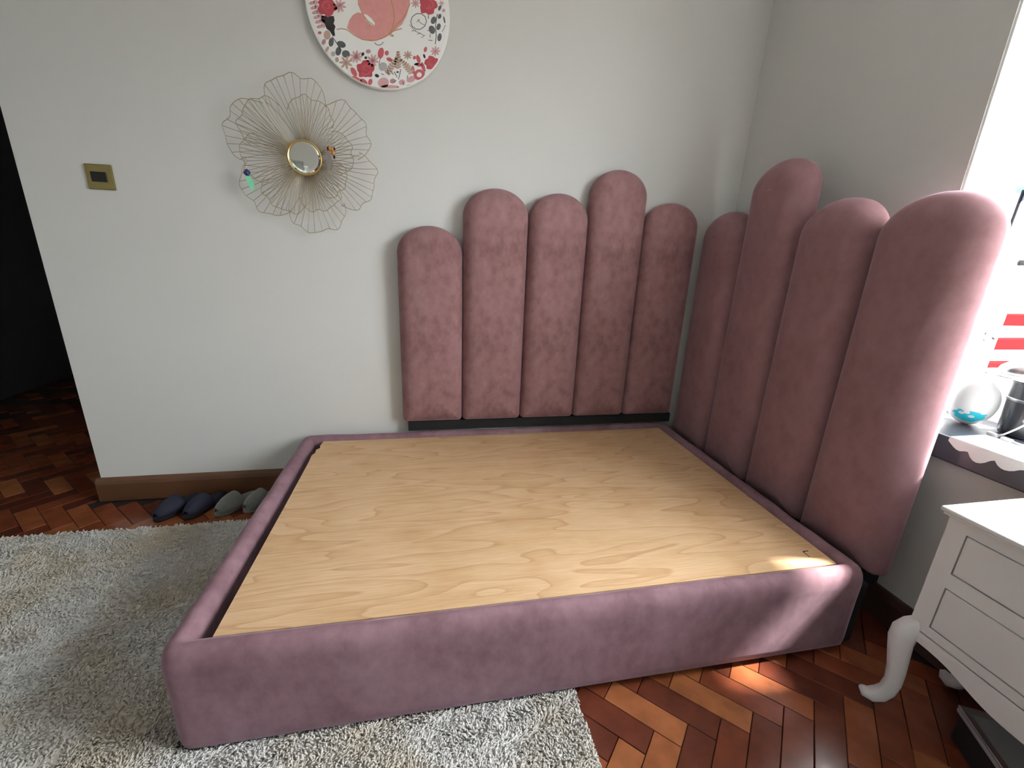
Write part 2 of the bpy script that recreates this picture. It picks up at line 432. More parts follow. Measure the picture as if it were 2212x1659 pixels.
# floor: dark bed with herringbone blocks as parts
floor = struct(one_box('floor', (-4.95, -3.75, -0.08), (0.35, 2.75, -0.008), 'subfloor'))
W_, N_ = 0.0715, 3
T0, S0 = 0.346, -1.696
def ts_xy(t, s):
    return ((t + s) / math.sqrt(2), (s - t) / math.sqrt(2))
def project(p):
    d = Vector(p) - CAM
    z = d.dot(fw)
    if z < 0.05: return None
    return 1106 + F_PX * d.dot(rt2) / z, 829.5 - F_PX * d.dot(up2) / z, z
def inside(x, y):
    if -4.78 < x < -0.02 and -3.58 < y < -0.02: return True
    return -4.78 < x < XL - 0.02 and -0.05 < y < 2.58
gp = 0.0009
bm = bmesh.new(); box(bm, (-N_ * W_ / 2 + gp, -W_ / 2 + gp, -0.008), (N_ * W_ / 2 - gp, W_ / 2 - gp, 0), 0.0012, 1)
bmesh.ops.recalc_face_normals(bm, faces=bm.faces)
plank_me = bpy.data.meshes.new('parquet_block'); bm.to_mesh(plank_me); bm.free()
plank_me.materials.append(M['parquet'])
blocks = []
R_ = 60
for r in range(-R_, R_):
    for k in range(-16, 17):
        # blocks along t, each row stepped by one width
        u1 = (r + 2 * N_ * k) * W_
        t, s = T0 + u1 - N_ * W_ / 2, S0 + (r + 0.5) * W_
        x, y = ts_xy(t, s)
        if inside(x, y): blocks.append((x, y, -PI / 4))
for c in range(-R_, R_):
    for k in range(-16, 17):
        # blocks along s fill the stepped gaps
        t = T0 + (c + 0.5) * W_
        s_top = S0 + (c + 1 + 2 * N_ * k) * W_
        s = s_top - N_ * W_ / 2
        x, y = ts_xy(t, s)
        if inside(x, y): blocks.append((x, y, PI / 4))
seen, rest = [], []
for b in blocks:
    x, y, a = b
    q = project((x, y, 0))
    hid = (-4.3 < x < -1.26 and -3.0 < y < -0.36) or (-2.15 < x < -0.3 and -1.18 < y < 0)
    if q and -40 < q[0] < 2252 and -40 < q[1] < 1699 and not hid: seen.append((q[2], b))
    else: rest.append(b)
seen.sort()
rest += [b for _, b in seen[300:]]
for _, (x, y, a) in seen[:300]:
    add_obj('parquet_block', plank_me, None, floor, (x, y, random.uniform(-0.0006, 0.0)), (random.uniform(-.002, .002), random.uniform(-.002, .002), a))
pv = np.array([v.co[:] for v in plank_me.vertices]); pf = [list(p.vertices) for p in plank_me.polygons]
V, Fc = [], []
for x, y, a in rest:
    off = len(V) * len(pv)
    c, s = math.cos(a), math.sin(a)
    V.append(np.stack([x + pv[:, 0] * c - pv[:, 1] * s, y + pv[:, 0] * s + pv[:, 1] * c, pv[:, 2]], 1))
    Fc += [[i + off for i in f] for f in pf]
me = bpy.data.meshes.new('parquet_blocks'); me.from_pydata(np.concatenate(V).tolist(), [], Fc)
o = add_obj('parquet_blocks', me, 'parquet', floor); o['kind'] = 'stuff'

# skirtings
def skirting(name, prof, path0, path1, m):
    """prof: (out, z); straight run between two floor points, 'out' to the left of the direction"""
    p0, p1 = Vector(path0), Vector(path1)
    d = (p1 - p0).normalized(); n = Vector((-d.y, d.x, 0))
    bm = bmesh.new()
    loft(bm, [[p + n * o_ + Vector((0, 0, z)) for o_, z in prof] for p in (p0, p1)])
    return struct(from_bm(name, bm, m))
HS = 0.118
prof = [(0, 0), (0.018, 0), (0.018, HS - 0.03), (0.015, HS - 0.014), (0.008, HS - 0.003), (0, HS)]
skirting('baseboard_back', prof, (0, 0, 0), (XL - 0.018, 0, 0), 'skirting')
skirting('baseboard_hall', prof, (XL, 0.0, 0), (XL, 2.6, 0), 'skirting')
skirting('baseboard_right', prof, (0, -3.6, 0), (0, -0.019, 0), 'skirting_dark')

# ------------------------------------------------------------------ windows and the balcony outside
win = struct(empty('window_1', (0.30, -1.8, 0.85)))
def wb(name, a, b, m, bev=0.004):
    o = one_box(name, a, b, m, win, bev, 1); o.matrix_parent_inverse = Matrix.Translation((-0.30, 1.8, -0.85)); return o
wb('frame_bottom', (0.30, WY1, 0.71), (0.35, WY0, 0.85), 'white_paint')
wb('frame_top', (0.30, WY1, 2.25), (0.35, WY0, 2.3), 'white_paint')
wb('frame_side', (0.30, WY0 - 0.012, 0.85), (0.35, WY0, 2.25), 'white_paint')
wb('frame_side', (0.30, WY1, 0.85), (0.35, WY1 + 0.05, 2.25), 'white_paint')
wb('mullion', (0.305, -1.725, 0.85), (0.345, -1.675, 2.25), 'white_paint')
wb('transom_bar', (0.31, -1.675, 1.232), (0.335, WY0 - 0.012, 1.250), 'dark_rod', 0.002)
wb('transom_bar', (0.31, WY1 + 0.05, 1.232), (0.335, -1.725, 1.250), 'dark_rod', 0.002)
for y0, y1 in ((-1.675, WY0 - 0.012), (WY1 + 0.05, -1.725)):
    wb('pane', (0.322, y0, 0.85), (0.326, y1, 1.232), 'glass', 0)
    wb('pane', (0.322, y0, 1.250), (0.326, y1, 2.25), 'glass', 0)
bm = bmesh.new()
tube(bm, [(0.298, -1.004, 1.008), (0.285, -1.022, 1.004), (0.278, -1.045, 0.992)], 0.0055, 8)
tube(bm, [(0.298, -1.006, 0.985), (0.285, -1.024, 0.983), (0.278, -1.045, 0.992)], 0.0045, 8)
o = from_bm('latch', bm, 'steel', win, True); o.matrix_parent_inverse = Matrix.Translation((-0.30, 1.8, -0.85)); o['label'] = 'grey metal window latch'
struct(one_box('trim_2', (-0.03, WY1 - 0.03, WZ0), (0.30, WY0, 0.724), 'sill', None, 0.006, 2))

win2 = struct(empty('window_2', (-3.58, -3.68, 1.5)))
def w2(name, a, b, m, bev=0.004):
    o = one_box(name, a, b, m, win2, bev, 1); o.matrix_parent_inverse = Matrix.Translation((3.58, 3.68, -1.5)); return o
w2('frame_bottom', (SX0, -3.72, SZ0), (SX1, -3.66, SZ0 + 0.05), 'white_paint')
w2('frame_top', (SX0, -3.72, SZ1 - 0.05), (SX1, -3.66, SZ1), 'white_paint')
w2('frame_side', (SX0, -3.72, SZ0 + 0.05), (SX0 + 0.05, -3.66, SZ1 - 0.05), 'white_paint')
w2('frame_side', (SX1 - 0.05, -3.72, SZ0 + 0.05), (SX1, -3.66, SZ1 - 0.05), 'white_paint')
w2('pane', (SX0 + 0.05, -3.692, SZ0 + 0.05), (SX1 - 0.05, -3.688, SZ1 - 0.05), 'glass', 0)
bm = bmesh.new()
nx = 150
g = []
for i in range(nx + 1):
    u = i / nx
    x = SX0 - 0.05 + u * (SX1 - SX0 + 0.02)
    y = -3.555 + 0.016 * math.sin(u * 95 + 1.2 * math.sin(u * 17)) + 0.006 * math.sin(u * 41)
    g.append([bm.verts.new((x, y, z)) for z in (0.6, 1.2, 1.8, 2.12)])
for a, b in zip(g[:-1], g[1:]):
    for j in range(3): bm.faces.new((a[j], b[j], b[j + 1], a[j + 1]))
cu = from_bm('curtain', bm, 'curtain', None, True)
md = cu.modifiers.new('thickness', 'SOLIDIFY'); md.thickness = 0.0012
tag(cu, 'sheer white pleated curtain over the second window, reflected in the wall mirror', 'curtain')

struct(one_box('balcony_floor', (0.36, -3.4, -0.2), (2.3, 0.6, -0.05), 'concrete'))
struct(one_box('added_sun_eave', (0.36, -3.4, 2.46), (1.10, 0.6, 2.56), 'concrete'))  # unseen eave, added to block the higher sun rays at the window
rail = empty('balcony_railing', (0.40, -0.95, -0.05))
tag(rail, 'red horizontal barred railing outside the window', 'railing')
RI = Matrix.Translation((-0.40, 0.95, 0.05))
for i in range(11):
    z = 1.048 - i * 0.088
    o = one_box('rail_bar', (0.42, -0.962, z - 0.021), (2.16, -0.938, z + 0.021), 'red', rail, 0.003, 1); o.matrix_parent_inverse = RI
for x in (0.40, 1.28, 2.16):
    o = one_box('post', (x, -0.965, -0.05), (x + 0.02, -0.935, 1.04), 'red', rail, 0.003, 1); o.matrix_parent_inverse = RI

# ------------------------------------------------------------------ bed base
BX0, BX1, BY0, BY1, BH = -2.20, -0.245, -1.269, -0.022, 0.316
bed = empty('bed_base', (-1.22, -0.64, 0.0))
tag(bed, 'mauve velvet upholstered bed base with a bare plywood top', 'bed')
BI = Matrix.Translation((1.22, 0.64, 0))
RC = 0.045
def rect_ring(d, z):
    r = max(RC - d, 0.0015)
    x0, x1, y0, y1 = BX0 + d, BX1 - d, BY0 + d, BY1 - d
    pts = []
    n = 8
    for cx, cy, a0 in ((x0 + r, y0 + r, PI), (x1 - r, y0 + r, 1.5 * PI), (x1 - r, y1 - r, 0), (x0 + r, y1 - r, 0.5 * PI)):
        for i in range(n + 1):
            a = a0 + i / n * PI / 2
            pts.append((cx + r * math.cos(a), cy + r * math.sin(a), z))
    return pts
prof_r = [(0.062, 0.14), (0.062, 0.272), (0.060, 0.288), (0.055, 0.300), (0.047, 0.309), (0.038, 0.3135), (0.030, 0.314), (0.020, 0.3105),
          (0.011, 0.303), (0.005, 0.291), (0.001, 0.275), (0.0, 0.255), (0.001, 0.20), (0.001, 0.10), (0.0, 0.05), (0.002, 0.026), (0.008, 0.020), (0.062, 0.020)]
rings = [rect_ring(d, z) for d, z in prof_r]
NR = len(rings[0])
# one rail per side: cut at the middle of each rounded corner; front, head, back, foot
for side, nm in enumerate(('front_rail', 'head_rail', 'back_rail', 'foot_rail')):
    i0 = side * 9 + 4
    idx = [(i0 + k) % NR for k in range(10)]
    bm = bmesh.new()
    # add points along the straight run for gentle slack
    def sect(j):
        return [Vector(r[j]) for r in rings]
    secs = [sect(j) for j in idx[:5]]
    a, b = sect(idx[4]), sect(idx[5])
    for q in range(1, 24):
        f = q / 24
        wob = 0.0016 * math.sin(f * 19 + side) + 0.0012 * math.sin(f * 43 + 2 * side)
        ss = []
        for (p0, p1), (d, z) in zip(zip(a, b), prof_r):
            v = p0.lerp(p1, f)
            if z > 0.24 and d < 0.055: v.z += wob
            ss.append(v)
        secs.append(ss)
    secs += [sect(j) for j in idx[5:]]
    loft(bm, secs)
    o = from_bm(nm, bm, 'velvet_bed', bed, True); o.matrix_parent_inverse = BI
    o.data.set_sharp_from_angle(angle=math.radians(50)) if hasattr(o.data, 'set_sharp_from_angle') else None
# plywood sheet with a chipped back-left edge, black lining below the gap
bm = bmesh.new()
poly = [(-2.100, -1.205), (-0.308, -1.205), (-0.308, -0.086), (-2.092, -0.086), (-2.094, -0.10), (-2.098, -0.135), (-2.092, -0.16), (-2.106, -0.178), (-2.102, -0.21), (-2.112, -0.235), (-2.108, -0.29), (-2.104, -0.6)]
prism(bm, poly, 0.278, 0.296, 'z')
o = from_bm('plywood_sheet', bm, 'plywood', bed); o.matrix_parent_inverse = BI
o['label'] = 'bare pale pine plywood sheet'
bm = bmesh.new()
cr = [(-0.372, -1.12), (-0.369, -1.135), (-0.371, -1.15), (-0.368, -1.165)]
box(bm, (-0.3725, -1.165, 0.2955), (-0.3700, -1.138, 0.2966)); box(bm, (-0.3715, -1.140, 0.2955), (-0.366, -1.1365, 0.2966)); box(bm, (-0.367, -1.139, 0.2955), (-0.350, -1.1355, 0.2966))
o = from_bm('split_mark', bm, 'black', bed); o.matrix_parent_inverse = BI
o = one_box('dust_cover', (BX0 + 0.062, BY0 + 0.062, 0.10), (BX1 - 0.062, BY1 - 0.062, 0.12), 'black', bed); o.matrix_parent_inverse = BI
o['label'] = 'black cloth lining in the gap'
for x in (BX0 + 0.12, BX1 - 0.12):
    for y in (BY0 + 0.10, BY1 - 0.10):
        bm = bmesh.new(); zf = 0.013 if x < -1.2 else 0.0
        lathe(bm, [(0.022, zf - 0.0), (0.025, zf + 0.003), (0.025, 0.0205)], 16, (x, y, 0))
        o = from_bm('foot', bm, 'black', bed); o.matrix_parent_inverse = BI
        o['label'] = 'short black foot'

# ------------------------------------------------------------------ channel headboards
def panel_mesh(name, w, z0, z1, T, ry, rw, tf, mat='velvet'):
    a = w / 2
    def ring(d, y):
        pts = []
        aa = a - d
        rc = max(0.022 - d, 0.002)
        zb = z0 + d
        for i in range(5):
            t = PI + i / 4 * PI / 2
            pts.append((-aa + rc + rc * math.cos(t), y, zb + rc + rc * math.sin(t)))
        for i in range(1, 6): pts.append((-aa + rc + (2 * aa - 2 * rc) * i / 6, y, zb))
        for i in range(5):
            t = 1.5 * PI + i / 4 * PI / 2
            pts.append((aa - rc + rc * math.cos(t), y, zb + rc + rc * math.sin(t)))
        zs = z1 - ry
        for i in range(1, 16): pts.append((aa, y, zb + rc + (zs - zb - rc) * i / 16))
        ry_ = max(ry - d, 0.003)
        for i in range(29):
            t = PI * i / 28
            pts.append((aa * math.cos(t), y, zs + ry_ * math.sin(t)))
        for i in range(1, 16): pts.append((-aa, y, zs - (zs - zb - rc) * i / 16))
        return pts
    rings = [ring(0.004, 0.0), ring(0.0, -0.004), ring(0.0, -tf)]
    crown = 0.012
    for i in range(1, 10):
        t = i / 9 * PI / 2
        d = rw * (1 - math.cos(t))
        rings.append(ring(d, -(tf + (T - crown - tf) * math.sin(t)) - crown * (1 - (1 - d / a) ** 2)))
    for f in (0.45, 0.62, 0.8, 0.95):
        d = rw + (a - rw) * f
        rings.append(ring(d, -(T - crown) - crown * (1 - (1 - d / a) ** 2)))
    bm = bmesh.new()
    loft(bm, rings)
    bmesh.ops.recalc_face_normals(bm, faces=bm.faces)
    me = bpy.data.meshes.new(name); bm.to_mesh(me); bm.free()
    for p in me.polygons: p.use_smooth = True
    me.materials.append(M[mat])
    return me

hb = empty('channel_headboard', (-0.98, -0.012, 0.3))
tag(hb, 'dusty rose velvet headboard of five rounded channels along the back wall', 'headboard')
HI = Matrix.Translation((0.98, 0.012, -0.3))
xs = [-1.716, -1.417, -1.112, -0.819, -0.530, -0.236]
tops = [1.314, 1.488, 1.486, 1.606, 1.478]
for i in range(5):
    w = xs[i + 1] - xs[i]
    me = panel_mesh('upholstered_channel', w - 0.001, 0.372, tops[i], 0.085, 0.122, 0.060, 0.022)
    o = add_obj('upholstered_channel', me, None, hb, ((xs[i] + xs[i + 1]) / 2, -0.016, 0)); o.matrix_parent_inverse = HI
o = one_box('backing_frame', (-1.69, -0.016, 0.325), (-0.26, -0.003, 1.15), 'black', hb); o.matrix_parent_inverse = HI
o = one_box('base_strip', (-1.69, -0.055, 0.322), (-0.23, -0.017, 0.3715), 'black', hb); o.matrix_parent_inverse = HI
o['label'] = 'black strip under the channels'

hs = empty('channel_headboard', (-0.16, -0.62, 0.0))
tag(hs, 'dusty rose velvet headboard of four rounded channels along the window wall', 'headboard')
SI = Matrix.Translation((0.16, 0.62, 0))
ys = [-0.020, -0.318, -0.620, -0.922, -1.226]
tops = [1.442, 1.614, 1.436, 1.420]
for i in range(4):
    w = ys[i] - ys[i + 1]
    me = panel_mesh('upholstered_channel', w - 0.001, 0.235, tops[i], 0.105, 0.125, 0.085, 0.022, 'velvet_smooth')
    o = add_obj('upholstered_channel', me, None, hs, (-0.112, (ys[i] + ys[i + 1]) / 2, 0), (0, 0, -PI / 2)); o.matrix_parent_inverse = SI
o = one_box('backing_frame', (-0.112, -1.20, 0.24), (-0.095, -0.03, 1.20), 'black', hs); o.matrix_parent_inverse = SI
o = one_box('base_board', (-0.238, -1.238, 0.0), (-0.200, -0.05, 0.234), 'black', hs, 0.003, 1); o.matrix_parent_inverse = SI
o['label'] = 'black base board standing on the floor'
o = one_box('support_block', (-0.200, -1.19, 0.18), (-0.095, -0.06, 0.234), 'black', hs); o.matrix_parent_inverse = SI

# ------------------------------------------------------------------ shag rug
RX0, RX1, RY0, RY1 = -4.25, -1.186, -3.0, -0.285
rug = empty('shag_rug', ((RX0 + RX1) / 2, (RY0 + RY1) / 2, 0))
tag(rug, 'cream deep pile shag rug lying partly under the bed', 'rug')
GI = Matrix.Translation((-(RX0 + RX1) / 2, -(RY0 + RY1) / 2, 0))
o = one_box('rug_backing', (RX0, RY0, 0.0005), (RX1, RY1, 0.013), 'shag', rug, 0.003, 1); o.matrix_parent_inverse = GI
def tufts(n, x0, x1, y0, y1, L, R, flat):
    x = rng.uniform(x0, x1, n); y = rng.uniform(y0, y1, n)
    k = ~((x > BX0 + 0.05) & (x < BX1) & (y > BY0 + 0.05) & (y < BY1))
    x, y = x[k], y[k]; n = len(x)
    ang = 2.2 * np.sin(x * 23 + 3 * np.sin(y * 17)) + 2.0 * np.sin(y * 29 + 2 * np.sin(x * 13)) + rng.normal(0, 0.9, n)
    lean = rng.uniform(0.35, 0.95, n); ln = L * rng.uniform(0.75, 1.2, n)
    dx, dy = np.cos(ang), np.sin(ang)
    px, py = -dy, dx
    rr = R * rng.uniform(0.8, 1.25, n)
    # keep the yarn off the bed and the rug edge
    def lim(X, Y):
        X = np.clip(X, RX0 - 0.01, RX1 + 0.0015); Y = np.clip(Y, RY0, RY1 + 0.01)
        return X, Y
    levels = [(0.0, 0.0, 1.0), (0.35, 0.55, 1.05), (0.75, 0.95, 0.95), (1.0, 1.0, 0.45)]
    verts = []
    for h, z, tp in levels:
        cx = x + dx * ln * lean * h; cy = y + dy * ln * lean * h
        cz = 0.011 + flat * np.sqrt(np.maximum(1 - (lean * 0.9) ** 2, 0.1)) * ln * z * (1 - 0.25 * h * lean)
        r = rr * tp
        for q in range(3):
            a = 2 * PI * q / 3
            X, Y = lim(cx + px * r * math.cos(a) + dx * r * 0.5 * math.sin(a), cy + py * r * math.cos(a) + dy * r * 0.5 * math.sin(a))
            Z = cz + r * math.sin(a) * 0.8
            under = (X > BX0 - 0.003) & (X < BX1 + 0.003) & (Y > BY0 - 0.003) & (Y < BY1 + 0.003)   # pressed down by the bed
            Z = np.where(under, np.minimum(Z, 0.0192), Z)
            verts.append(np.stack([X, Y, Z], 1))
    return np.stack(verts, 1)      # n,12,3
parts_v = [tufts(34000, -2.45, RX1, -1.72, -1.20, 0.024, 0.0027, 0.7),
           tufts(78000, -3.9, -2.15, -1.9, RY1, 0.018, 0.0034, 0.5),
           tufts(9000, RX0, -3.6, -1.6, RY1, 0.022, 0.0042, 0.6),
           tufts(5000, RX0, RX1, RY0, -1.72, 0.027, 0.0055, 0.8)]
vv = np.concatenate(parts_v, 0)
nt_ = len(vv)
fl = []
for lv in range(3):
    for q in range(3):
        a, b = lv * 3 + q, lv * 3 + (q + 1) % 3
        fl.append([a, b, b + 3, a + 3])
fl = np.array(fl)
quads = (fl[None] + (np.arange(nt_) * 12)[:, None, None]).reshape(-1, 4)
tri = (np.array([[9, 10, 11]])[None] + (np.arange(nt_) * 12)[:, None, None]).reshape(-1, 3)
me = bpy.data.meshes.new('pile')
me.vertices.add(nt_ * 12); me.vertices.foreach_set('co', vv.reshape(-1).astype(np.float32))
loops = np.concatenate([quads.reshape(-1), tri.reshape(-1)])
me.loops.add(len(loops)); me.loops.foreach_set('vertex_index', loops.astype(np.int32))
me.polygons.add(len(quads) + len(tri))
starts = np.concatenate([np.arange(len(quads)) * 4, len(quads) * 4 + np.arange(len(tri)) * 3])
me.polygons.foreach_set('loop_start', starts.astype(np.int32))
me.polygons.foreach_set('use_smooth', np.ones(len(starts), bool))
me.update(calc_edges=True); me.validate()
o = add_obj('pile', me, 'shag', rug); o.matrix_parent_inverse = GI; o['kind'] = 'stuff'

# ------------------------------------------------------------------ slippers by the skirting
def slipper(name, x, y, ang, L, W, mtop, msole, label, cat, group, zbase=0.0, tall=0.045):
    r = empty(name, (x, y, zbase), ang)
    tag(r, label, cat, group)
    def outline(s, t):
        pts = []
        for i in range(28):
            a = 2 * PI * i / 28
            u = math.cos(a); v = math.sin(a)
            wid = W / 2 * (0.86 + 0.14 * u) * (1 - 0.10 * math.exp(-((u + 0.1) / 0.35) ** 2))
            pts.append((s * L / 2 * u, s * wid * v * abs(v) ** -0.15 if abs(v) > 1e-6 else 0, t))
        return pts
    bm = bmesh.new()
    loft(bm, [outline(0.95, 0), outline(1, 0.004), outline(1, 0.016), outline(0.96, 0.021)])
    from_bm('sole', bm, msole, r, True)
    bm = bmesh.new()
    loft(bm, [outline(0.92, 0.021), outline(0.90, 0.026), outline(0.8, 0.027)])
    from_bm('insole', bm, mtop, r, True)
    # vamp: arched shell over the toe half
    bm = bmesh.new()
    n, k = 14, 8
    grid_o, grid_i = [], []
    for j in range(k + 1):
        f = j / k
        u = -0.02 + 0.96 * f
        wid = W / 2 * 1.02 * (1 - 0.62 * f ** 3.2)
        h = tall * (1 - 0.55 * f ** 2.2)
        grid_o.append([bm.verts.new((u * L / 2, wid * math.cos(PI * i / n), 0.019 + h * math.sin(PI * i / n) ** 0.8)) for i in range(n + 1)])
        grid_i.append([bm.verts.new((u * L / 2 - 0.001, (wid - 0.006) * math.cos(PI * i / n), 0.0185 + (h - 0.006) * math.sin(PI * i / n) ** 0.8)) for i in range(n + 1)])
    for G in (grid_o, grid_i):
        for a, b in zip(G[:-1], G[1:]):
            for i in range(n): bm.faces.new((a[i], a[i + 1], b[i + 1], b[i]))
    for i in range(n):
        bm.faces.new((grid_o[0][i], grid_i[0][i], grid_i[0][i + 1], grid_o[0][i + 1]))
        bm.faces.new((grid_o[-1][i], grid_o[-1][i + 1], grid_i[-1][i + 1], grid_i[-1][i]))
    for G0, G1, i in ((grid_o, grid_i, 0), (grid_o, grid_i, n)):
        for j in range(k): bm.faces.new((G0[j][i], G0[j + 1][i], G1[j + 1][i], G1[j][i]))
    from_bm('upper', bm, mtop, r, True)
    return r
slipper('slipper', -2.745, -0.128, math.radians(246), 0.225, 0.092, 'navy', 'navy_sole', 'dark navy slipper nearer the doorway, by the brown skirting', 'slipper', 'slippers along the skirting', tall=0.058)
slipper('slipper', -2.632, -0.125, math.radians(250), 0.225, 0.092, 'navy', 'navy_sole', 'dark navy slipper between its mate and the grey slipper', 'slipper', 'slippers along the skirting', tall=0.058)
slipper('slipper', -2.495, -0.130, math.radians(240), 0.215, 0.092, 'grey_fluff', 'grey_fluff', 'fluffy grey slipper in front, next to the bed foot', 'slipper', 'slippers along the skirting', tall=0.06)
slipper('slipper', -2.385, -0.118, math.radians(240), 0.205, 0.088, 'grey_fluff', 'grey_fluff', 'fluffy grey slipper behind, half hidden by the bed', 'slipper', 'slippers along the skirting', tall=0.06)

# ------------------------------------------------------------------ light switch
sw = empty('light_switch', (-2.843, 0, 1.433))
tag(sw, 'square brass light switch with black rocker on the wall', 'switch')
one_box('plate', (-0.046, -0.009, -0.046), (0.046, 0, 0.046), 'brass', sw, 0.003, 2)
bm = bmesh.new(); box(bm, (-0.028, -0.0125, -0.018), (0.026, -0.0085, 0.018), 0.0015, 1)
o = from_bm('rocker', bm, 'rocker', sw); o['label'] = 'black rocker'

# ------------------------------------------------------------------ flower wire mirror
fm = empty('wire_flower_mirror', (-2.075, 0, 1.556))
tag(fm, 'gold wire flower wall mirror with a small round glass', 'mirror')
def petal(parent, th, hw, R, r0, y0, y1, ns, seed):
    rnd = random.Random(seed)
    def rad(f):   # f in -1..1 across the petal
        base = R * (1 - 0.24 * abs(f) ** 3.6)
        return base * (1 + 0.022 * math.sin(3.1 * PI * f + seed) + 0.012 * math.sin(5 * PI * f + 2 * seed))
    def P(f, k):  # k 0 centre .. 1 edge
        a = th + f * hw * (0.55 + 0.45 * k)
        r = r0 + (rad(f) - r0) * k
        y = y0 + (y1 - y0) * k ** 1.4 - 0.010 * math.cos(f * PI / 2) * k
        return (r * math.cos(a), y, r * math.sin(a))
    bm = bmesh.new()
    edge = [P(-1, 0.62)] + [P(-1, 0.8)] + [P(-1 + 2 * i / 28, 1.0) for i in range(29)] + [P(1, 0.8), P(1, 0.62)]
    edge = [P(-1 + 2 * i / 30, 1.0) for i in range(31)]
    tube(bm, edge, 0.00125, 5)
    for i in range(ns):
        f = -0.94 + 1.88 * i / (ns - 1) + rnd.uniform(-0.02, 0.02)
        tube(bm, [P(f, k) for k in (0.0, 0.25, 0.5, 0.75, 1.0)], 0.00095, 4)
    return from_bm('petal', bm, 'gold_wire', parent, True)
back = [(93, .290), (33, .285), (-22, .292), (-80, .292), (-140, .285), (157, .295)]
front = [(72, .215), (8, .200), (-38, .190), (-68, .215), (-118, .230), (142, .245), (188, .225)]
for i, (d, R) in enumerate(back):
    petal(fm, math.radians(d), math.radians(31), R, 0.052, -0.012, -0.030, 11, i + 1)
for i, (d, R) in enumerate(front):
    petal(fm, math.radians(d), math.radians(31), R, 0.052, -0.020, -0.062, 14, i + 11)
bm = bmesh.new()
lathe(bm, [(0.058, 0.0), (0.066, 0.002), (0.069, 0.010), (0.0665, 0.0145), (0.063, 0.0135), (0.0625, 0.0115)], 48)
bmesh.ops.rotate(bm, verts=bm.verts, cent=(0, 0, 0), matrix=Matrix.Rotation(PI / 2, 3, 'X'))
o = from_bm('rim', bm, 'gold_rim', fm, True, (0, -0.012, 0))
bm = bmesh.new()
lathe(bm, [(0.0615, 0.0), (0.0615, 0.0105), (0.056, 0.0135), (0.05, 0.0138), (0.0, 0.0138)], 48)
bmesh.ops.remove_doubles(bm, verts=bm.verts, dist=1e-5)
bmesh.ops.rotate(bm, verts=bm.verts, cent=(0, 0, 0), matrix=Matrix.Rotation(PI / 2, 3, 'X'))
o = from_bm('glass', bm, 'mirror', fm, False, (0, -0.0125, 0)); o['label'] = 'round mirror glass with bevelled edge'
one_box('hanging_plate', (-0.05, -0.0125, -0.05), (0.05, -0.0005, 0.05), 'gold_rim', fm)

# hanging earrings on the wires
def ring_pts(c, r, n=14, tilt=0):
    return [(c[0] + r * math.cos(2 * PI * i / n), c[1] + tilt * math.sin(2 * PI * i / n), c[2] + r * math.sin(2 * PI * i / n)) for i in range(n + 1)]
e1 = empty('hanging_earring', (-1.963, -0.078, 1.618))
tag(e1, 'earring with amber beads and a grey leaf drop, hung right of the mirror glass', 'earring', 'earrings hung on the wire mirror')
bm = bmesh.new()
tube(bm, ring_pts((0.004, 0, 0.013), 0.009), 0.0012, 6); tube(bm, ring_pts((-0.008, 0, -0.004), 0.009), 0.0012, 6)
tube(bm, [(0, 0, 0.0), (0.002, 0, -0.018), (0.004, 0, -0.024)], 0.001, 5)
from_bm('hook', bm, 'silver', e1, True)
for x, z, m in ((0.001, -0.030, 'amber'), (0.009, -0.033, 'amber'), (0.013, -0.047, 'amber')):
    bm = bmesh.new(); bmesh.ops.create_uvsphere(bm, u_segments=12, v_segments=8, radius=0.0068)
    bmesh.ops.scale(bm, vec=(1, 1, 1.35), verts=bm.verts)
    from_bm('bead', bm, m, e1, True, (x, 0, z))
for x, z, s in ((-0.007, -0.031, 0.9), (0.0185, -0.030, 0.8), (0.0155, -0.060, 1.0)):
    bm = bmesh.new(); bmesh.ops.create_uvsphere(bm, u_segments=10, v_segments=8, radius=0.0052 * s)
    bmesh.ops.scale(bm, vec=(0.8, 0.8, 1.5), verts=bm.verts)
    o = from_bm('dark_bead', bm, 'navy_sole', e1, True, (x, 0, z))
bm = bmesh.new()
pl = [(-0.010, -0.040), (-0.002, -0.038), (0.003, -0.055), (0.0045, -0.075), (0.003, -0.100), (-0.003, -0.112), (-0.012, -0.108), (-0.0155, -0.090), (-0.013, -0.065)]
prism(bm, pl, -0.002, 0.002, 'y')
from_bm('leaf_drop', bm, 'feather', e1)
e2 = empty('hanging_earring', (-2.289, -0.060, 1.515))
tag(e2, 'earring with a navy bead and mint green drop, hung at the lower left wires', 'earring', 'earrings hung on the wire mirror')
bm = bmesh.new()
tube(bm, ring_pts((0, 0, 0.006), 0.006), 0.0011, 6); tube(bm, [(0, 0, 0.0), (0.001, 0, -0.03)], 0.001, 5)
from_bm('hook', bm, 'silver', e2, True)
bm = bmesh.new(); bmesh.ops.create_uvsphere(bm, u_segments=14, v_segments=10, radius=0.0125)
from_bm('bead', bm, 'blue_bead', e2, True, (-0.001, 0, -0.036))
bm = bmesh.new()
pl = [(-0.008, -0.050), (0.010, -0.047), (0.019, -0.066), (0.021, -0.085), (0.016, -0.103), (0.004, -0.092), (-0.003, -0.075)]
prism(bm, pl, -0.003, 0.003, 'y')
o = from_bm('drop', bm, 'mint', e2); o['label'] = 'mint green drop'

